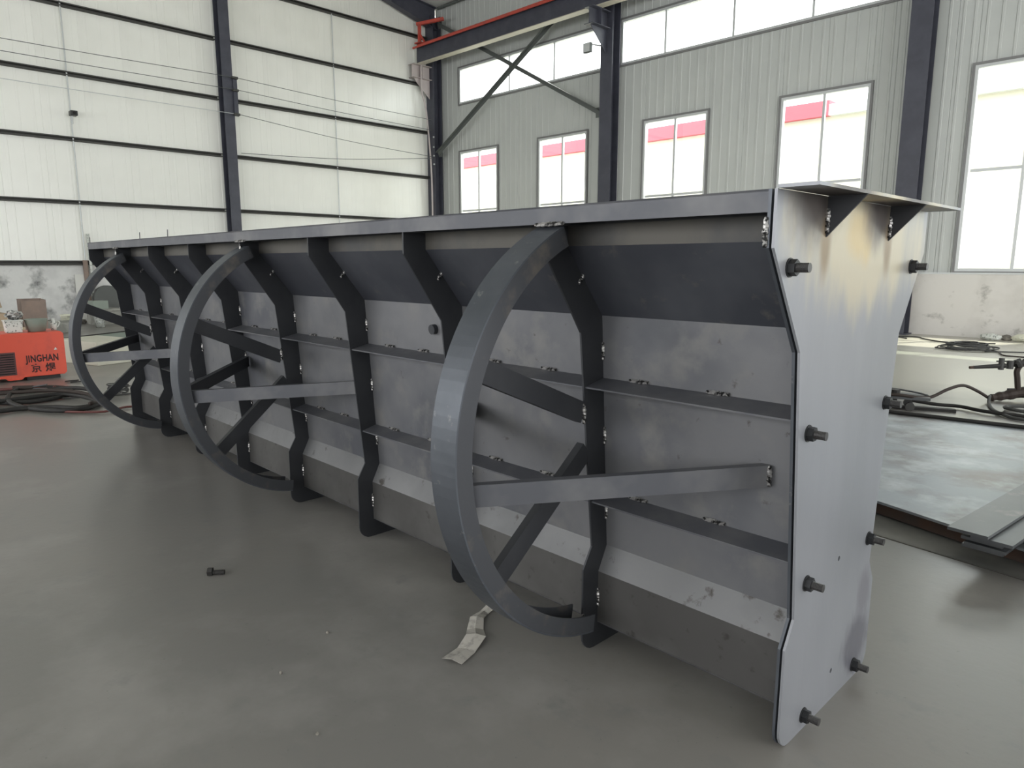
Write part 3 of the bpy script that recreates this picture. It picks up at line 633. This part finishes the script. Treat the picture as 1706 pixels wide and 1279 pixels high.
t = thing('steel_channel', 'long dark channel section on the floor beyond the cream box', 'channel', (-15.9, 4.0, 0), .5); r = bmesh.new(); box(r, (-.05, -1.1, 0), (.12, 1.1, .008)); box(r, (-.05, -1.1, .008), (-.042, 1.1, .12)); box(r, (.112, -1.1, .008), (.12, 1.1, .12)); obj('channel', r, 'basin', t)
obj('edge', B(((.1, -1.1, .121), (.13, 1.1, .14))), 'rubber', t)
# cables in front of the welder
def loop_pts(cx, cy, a, b, n, rot, z, jit=.05, turns=1, seed=0):
    rd = random.Random(seed); out = []
    for i in range(int(n * turns) + 1):
        th_ = 2 * math.pi * i / n; k = 1 + rd.uniform(-jit, jit)
        x, y = a * k * math.cos(th_), b * k * math.sin(th_)
        out.append((cx + x * math.cos(rot) - y * math.sin(rot), cy + x * math.sin(rot) + y * math.cos(rot), z + rd.uniform(0, .012)))
    return out
def cable(label, pts, rad, mt, name='cable', cat='cable', group=None):
    r = bmesh.new(); tube(r, pts, rad, 7, 5); return tag(obj(name, r, mt, smooth=True), label, cat, group)
cable('thick black cable looped on the floor in front of the red welder', [(-10.0, .6, .03), (-9.5, 1.1, .03), (-9.1, 1.6, .03), (-9.3, 2.05, .03), (-9.8, 2.1, .04), (-9.95, 1.7, .06), (-9.3, 1.45, .06), (-8.8, 1.5, .03), (-8.3, 1.75, .03), (-8.35, 2.05, .03), (-8.8, 2.25, .03), (-9.4, 2.2, .07), (-9.9, 1.9, .03), (-10.0, 1.2, .03), (-9.9, .2, .03)], .024, 'rubber')
cable('thick black cable nearest the camera in the heap by the welder', [(-9.0, .4, .03), (-8.75, 1.1, .03), (-8.72, 1.5, .03), (-8.55, 1.75, .03), (-8.35, 1.9, .03), (-8.5, 2.15, .03), (-9.2, 2.0, .05), (-9.2, 1.5, .06), (-9.25, .9, .03), (-9.4, .3, .03)], .026, 'rubber')
cable('black cable with a brown sheath crossing the heap by the welder', [(-10.2, .8, .07), (-9.7, 1.4, .07), (-9.4, 1.85, .09), (-9.0, 2.1, .08), (-8.6, 2.2, .03), (-8.3, 2.0, .07)], .022, 'rubber_brown')
cable('thin dark red cable nearest the foot of the red welder', [(-10.9, .7, .02), (-10.6, 1.2, .02), (-10.3, 1.6, .02), (-10.2, 1.95, .02), (-9.9, 2.05, .02), (-9.8, 2.0, .06)], .018, 'rubber_red')
cable('thin reddish cable running off the heap toward the far half wheel', [(-8.65, 1.55, .02), (-8.3, 1.75, .02), (-8.0, 2.05, .02), (-8.1, 2.3, .02), (-7.9, 2.6, .02)], .012, 'rubber_red')
cable('thin grey cable stretched behind the heap toward the far half wheel', [(-9.5, 1.4, .015), (-9.2, 1.9, .015), (-9.0, 2.3, .015), (-8.9, 2.9, .015)], .010, 'rubber_grey')
t = thing('electrode_holder', 'rusty brown electrode holder lying on the cable heap', 'tool', (-9.85, 1.75, .08), 1.0)
r = bmesh.new(); cyl(r, (-.16, 0, 0), (.05, 0, 0), .025, 10); obj('handle', r, 'rubber_brown', t); r = bmesh.new(); bar(r, (.05, 0, .01), (.2, 0, .03), .03, .012); bar(r, (.05, 0, -.01), (.2, 0, -.02), .03, .012); obj('jaw', r, 'flat_bar', t)
t = thing('ground_clamp', 'dark metal ground clamp on the floor beside the cable heap', 'tool', (-9.4, 1.3, .03), .4)
r = bmesh.new(); bar(r, (-.12, 0, .0), (.12, .03, .03), .04, .015); obj('jaw', r, 'rubber', t); r = bmesh.new(); bar(r, (-.12, .05, .0), (.12, -.0, .045), .04, .015); obj('jaw', r, 'rubber', t)
r = bmesh.new()
for k in range(9): tube(r, loop_pts(0, 0, .11, .1, 10, k, .05 + .012 * k, .25, 1, k), .006, 5, 3)
tag(obj('wire_coil', r, 'rubber_grey', loc=(-9.1, 2.5, -.03)), 'tangled grey wire coil behind the rim of the farthest half wheel', 'wire')
for p, lab, rz in (((-10.45, 2.33, 0), 'tiny dark metal scrap right of the welding machine', .5), ((-10.3, 2.9, 0), 'small pale scrap strip on the floor beside the lower spoke of the far wheel', 1.2)):
    r = bmesh.new(); bar(r, (-.09, 0, .012), (.09, .02, .03), .035, .015); bar(r, (.03, -.04, .01), (.12, .05, .012), .02, .014); tag(obj('metal_scrap', r, 'rubber' if 'dark' in lab else 'stone', loc=p, rot=(0, 0, rz)), lab, 'scrap')
# foreground floor pieces
t = thing('loose_bolt', 'black bolt lying alone on the floor in the left foreground', 'bolt', (-3.36, 1.28, .0), .9)
r = bmesh.new(); cyl(r, (-.035, 0, .019), (-.012, 0, .019), .021, 6); obj('head', r, 'rubber', t); r = bmesh.new(); tube(r, [(-.012 + .0033 * i, 0, .014) for i in range(18)], lambda t_: .0125 if int(round(t_ * 17)) % 2 else .011, 10, 1, smooth=False); obj('shank', r, 'rubber', t)
# paper strip
r = bmesh.new(); cen = [((-1.925, 1.60), .045), ((-1.955, 1.70), .04), ((-1.99, 1.785), .042), ((-2.045, 1.83), .035), ((-2.10, 1.89), .03), ((-2.13, 1.96), .022), ((-2.14, 2.04), .026)]
cen = [(Vector((*c, 0)), w_) for c, w_ in cen]; L0 = []
for i, (c, w_) in enumerate(cen):
    d = (cen[min(i + 1, len(cen) - 1)][0] - cen[max(i - 1, 0)][0]).normalized(); s = Vector((-d.y, d.x, 0)); z = [.012, .004, .02, .006, .018, .004, .02][i]
    L0.append([r.verts.new(c + s * w_ * k + Vector((0, 0, z + (.008 if k == 0 else 0)))) for k in (-1, 0, 1)])
for a, b in zip(L0, L0[1:]):
    for k in (0, 1): r.faces.new((a[k], a[k + 1], b[k + 1], b[k]))
o = obj('paper_strip', r, 'paper'); tag(o, 'crumpled pale paper strip on the floor below the nearest half wheel', 'paper'); md = o.modifiers.new('solid', 'SOLIDIFY'); md.thickness = .001
dl = ['tiny dark crumb in the middle foreground, nearest the camera', 'tiny dark crumb on the floor left of the paper strip', 'tiny dark crumb on the floor farther left of the paper strip', 'small stone crumb on the floor behind the front wheel']
for (x, y), lab in zip(((-1.92, 1.02), (-2.33, 1.10), (-2.47, 1.38), (-2.20, 2.30)), dl):
    r = bmesh.new(); bmesh.ops.create_icosphere(r, subdivisions=1, radius=.008)
    for v in r.verts: v.co *= random.uniform(.6, 1.2)
    tag(obj('crumb', r, 'rubble', loc=(x, y, .005)), lab, 'debris')
t = thing('bent_wire', 'small bent wire on the floor just right of the mould end', 'wire', (-1.08, 3.32, .01)); r = bmesh.new(); tube(r, [(-.03, 0, .0), (0, .02, .02), (.04, 0, .01), (.06, .03, 0)], .004, 6); tube(r, [(-.02, .02, 0), (.01, 0, .03), (.05, .03, .0)], .004, 6); obj('wire', r, 'stone', t)

# ================================================================== RIGHT SIDE
t = thing('steel_bed_plate', 'large scuffed grey steel plate lying low behind the mould end', 'plate', (0, 0, 0))
q = [(-3.2, 5.1), (3.0, 3.05), (3.0, 7.62), (-3.2, 7.3)]
r = bmesh.new(); prism(r, q, 'z', .085, .10); obj('top', r, 'bed_plate', t)
r = bmesh.new()
ed = [(-3.18, 5.12), (2.98, 3.09), (2.98, 7.58), (-3.18, 7.27)]; prism(r, ed, 'z', .012, .085); obj('edge', r, 'rust', t)
def flatbar(x, y, z, L, rz, lab):
    o = obj('flat_bar', B(((-.09, 0, 0), (.09, L, .016))), 'flat_bar', loc=(x, y, z), rot=(0, 0, rz)); return tag(o, lab, 'steel bar', 'flat bars stacked on the steel plate')
rz = -.12
labs = ['top bar of the left stack of flat steel bars', 'second bar down of the left flat bar stack, shifted right', 'third bar down in the left flat bar stack', 'fourth bar down in the left flat bar stack', 'lowest bar of the left flat bar stack']
for i, (dx, dy) in enumerate(((0, 0), (.10, .01), (.055, .04), (.075, .02), (.06, .05))):
    flatbar(-.735 + dx, 3.93 + dy, .203 - i * .0212, 3.0, rz, labs[i])
labs = ['top bar of the right stack of flat steel bars at the photo edge', 'second bar down of the right flat bar stack', 'third bar down of the right flat bar stack', 'lowest bar of the right flat bar stack at the photo edge']
for i, (dx, dy) in enumerate(((0, 0), (.02, .03), (.01, .05), (.03, .02))):
    flatbar(-.40 + dx, 3.95 + dy, .166 - i * .0205, 3.0, rz + .01, labs[i])
# cutting torch carriage and rail at far edge of plate
t = thing('cutting_carriage', 'small metal cutting carriage on its track behind the mould end', 'machine', (-2.3, 8.15, 0), .35)
obj('track', B(((-.5, -.04, 0), (.55, .04, .03))), 'rubber', t); obj('deck', B(((-.35, -.14, .12), (.3, .14, .15))), 'flat_bar', t); obj('motor', B(((-.33, -.1, .05), (-.0, .1, .12))), 'rubber', t, .01)
for x in (-.2, .12):
    for y in (-.12, .12):
        r = bmesh.new(); cyl(r, (x, y - .02, .045), (x, y + .02, .045), .045, 14); obj('wheel', r, 'rubber_grey', t)
r = bmesh.new(); cyl(r, (-.02, 0, .15), (-.02, 0, .2), .05, 12); obj('knob', r, 'rubber', t); r = bmesh.new(); tube(r, [(-.3, .1, .15), (-.1, .12, .19), (.2, .05, .17), (.32, 0, .14)], .01, 6); obj('pipe', r, 'flat_bar', t)
t = thing('torch_trolley', 'dark oily cutting torch trolley with wrapped arm at the right edge', 'machine', (-1.45, 9.5, 0))
r = bmesh.new(); tube(r, [(-.22, -.18, .035), (-.12, -.09, .06), (.04, .06, .10), (.3, .3, .15), (.6, .6, .2)], lambda q_: .035 + .025 * math.sin(min(1, q_ * 1.6) * 1.57) + .006 * math.sin(q_ * 40), 10); obj('wrapped_arm', r, 'rubber_brown', t)
r = bmesh.new(); tube(r, [(-.0, .02, .09), (-.02, 0, .25), (-.03, .0, .36), (.03, .05, .46), (.12, .12, .49)], .03, 8); obj('post', r, 'rubber_brown', t)
r = bmesh.new(); cyl(r, (-.38, -.36, .385), (-.13, -.12, .405), .018, 10, .028); obj('torch_head', r, 'rubber', t)
r = bmesh.new(); cyl(r, (-.41, -.39, .382), (-.38, -.36, .385), .016, 10); obj('torch_tip', r, 'rust', t)
r = bmesh.new(); cyl(r, (-.16, -.15, .36), (-.16, -.15, .49), .028, 10); obj('valve', r, 'rubber_grey', t)
r = bmesh.new(); cyl(r, (-.09, -.08, .37), (-.09, -.08, .46), .035, 10); obj('valve', r, 'rubber_grey', t)
for za in (.40, .455):
    r = bmesh.new(); bar(r, (-.2, -.19, za), (.06, .06, za), .014, .014); obj('cross_rod', r, 'rubber', t)
r = bmesh.new(); bmesh.ops.create_icosphere(r, subdivisions=2, radius=.055)
for v in r.verts: v.co *= random.uniform(.7, 1.25)
bmesh.ops.translate(r, vec=(-.03, -.02, .43), verts=r.verts); obj('clamp', r, 'rubber', t)
r = bmesh.new(); bar(r, (-.09, -.06, .135), (.3, .28, .14), .02, .02); obj('handle', r, 'rubber', t)
obj('base', B(((.1, .0, 0), (.6, .4, .07))), 'rubber', t, .01)
for x in (.15, .5):
    r = bmesh.new(); cyl(r, (x, -.05, .05), (x, -.01, .05), .05, 14); obj('wheel', r, 'rubber_grey', t)
cable('black hose rising in a hump from the carriage to the wrapped arm', [(-2.33, 7.95, .17), (-2.21, 8.0, .17), (-2.02, 8.2, .14), (-1.895, 8.45, .217), (-1.815, 8.7, .235), (-1.73, 9.0, .141), (-1.67, 9.25, .04)], .017, 'rubber_brown', 'hose', 'hose')
cable('long black hose running from the carriage to the right edge, above the plate', [(-2.25, 8.45, .05), (-2.0, 8.5, .03), (-1.79, 8.55, .03), (-1.55, 8.44, .03), (-1.22, 8.44, .03), (-.5, 8.5, .03)], .019, 'rubber', 'hose', 'hose')
cable('straight black hose lying along the far edge of the steel plate', [(-3.0, 7.25, .118), (-2.17, 7.27, .118), (-1.76, 7.32, .118), (-1.38, 7.36, .118), (-1.05, 7.40, .118), (-.2, 7.48, .118)], .018, 'rubber', 'hose', 'hose')
cable('thinner hose just beyond the straight one at the far plate edge', [(-1.9, 7.75, .03), (-1.5, 7.8, .03), (-1.1, 7.8, .03), (-.4, 7.95, .03)], .012, 'rubber_red', 'hose', 'hose')
cable('braided grey hose curling under the wrapped arm at the right edge', [(-1.66, 9.22, .07), (-1.62, 9.0, .02), (-1.5, 8.62, .02), (-1.33, 8.36, .02), (-1.2, 8.3, .02), (-.8, 8.3, .02)], .017, 'rubber_grey', 'hose', 'hose')
cable('loop of braided hose right of the wrapped arm at the photo edge', loop_pts(-1.15, 8.87, .3, .16, 12, .3, .03, .08, 2, 5), .017, 'rubber_grey', 'hose', 'hose')
r = bmesh.new()
for k in range(9): tube(r, loop_pts(.05 * math.sin(k * 2), .04 * math.cos(k * 3), .5 - .035 * k, .40 - .03 * k, 14, .4 * k, .02 + .012 * k, .10, 1, 20 + k), .012, 6, 3)
tag(obj('cable_coil', r, 'rubber_grey', loc=(-3.08, 14.75, 0), rot=(0, 0, .75)), 'coil of thin grey cable on the floor near the window wall', 'cable')
cable('thin brown cable on the floor from the grey coil to the right edge', [(-2.86, 14.96, .02), (-2.57, 14.51, .02), (-2.39, 14.01, .02), (-2.11, 13.97, .02), (-1.2, 13.9, .02)], .013, 'rubber_brown')
cable('thin grey cable straight from the coil to the right edge', [(-2.75, 14.44, .02), (-2.45, 14.6, .02), (-2.23, 14.73, .02), (-1.2, 15.2, .02)], .012, 'rubber_grey')
cable('thin dark cable lying at the foot of the window wall, behind the coil', [(-4.4, 15.87, .02), (-4.64, 16.2, .02), (-4.3, 16.3, .02), (-4.11, 16.01, .02), (-3.58, 15.6, .02), (-2.89, 16.0, .02)], .014, 'rubber')
for p, s, mt, lab in (((-3.15, 16.9, 0), (.2, .12, .14), 'tub_white', 'white foam lump at the foot of the window wall, nearest the coil'), ((-2.65, 17.0, 0), (.16, .12, .15), 'pail', 'cream lump at the foot of the window wall, at the right edge'), ((-2.9, 17.05, 0), (.1, .08, .12), 'rubble', 'dark clod between the white and cream lumps by the window wall')):
    r = bmesh.new(); bmesh.ops.create_icosphere(r, subdivisions=2, radius=1)
    for v in r.verts: v.co *= random.uniform(.85, 1.1); v.co = Vector((v.co.x * s[0], v.co.y * s[1], max(v.co.z, -.7) * s[2] * .6 + s[2] * .42))
    tag(obj('lump', r, mt, loc=p), lab, 'debris')
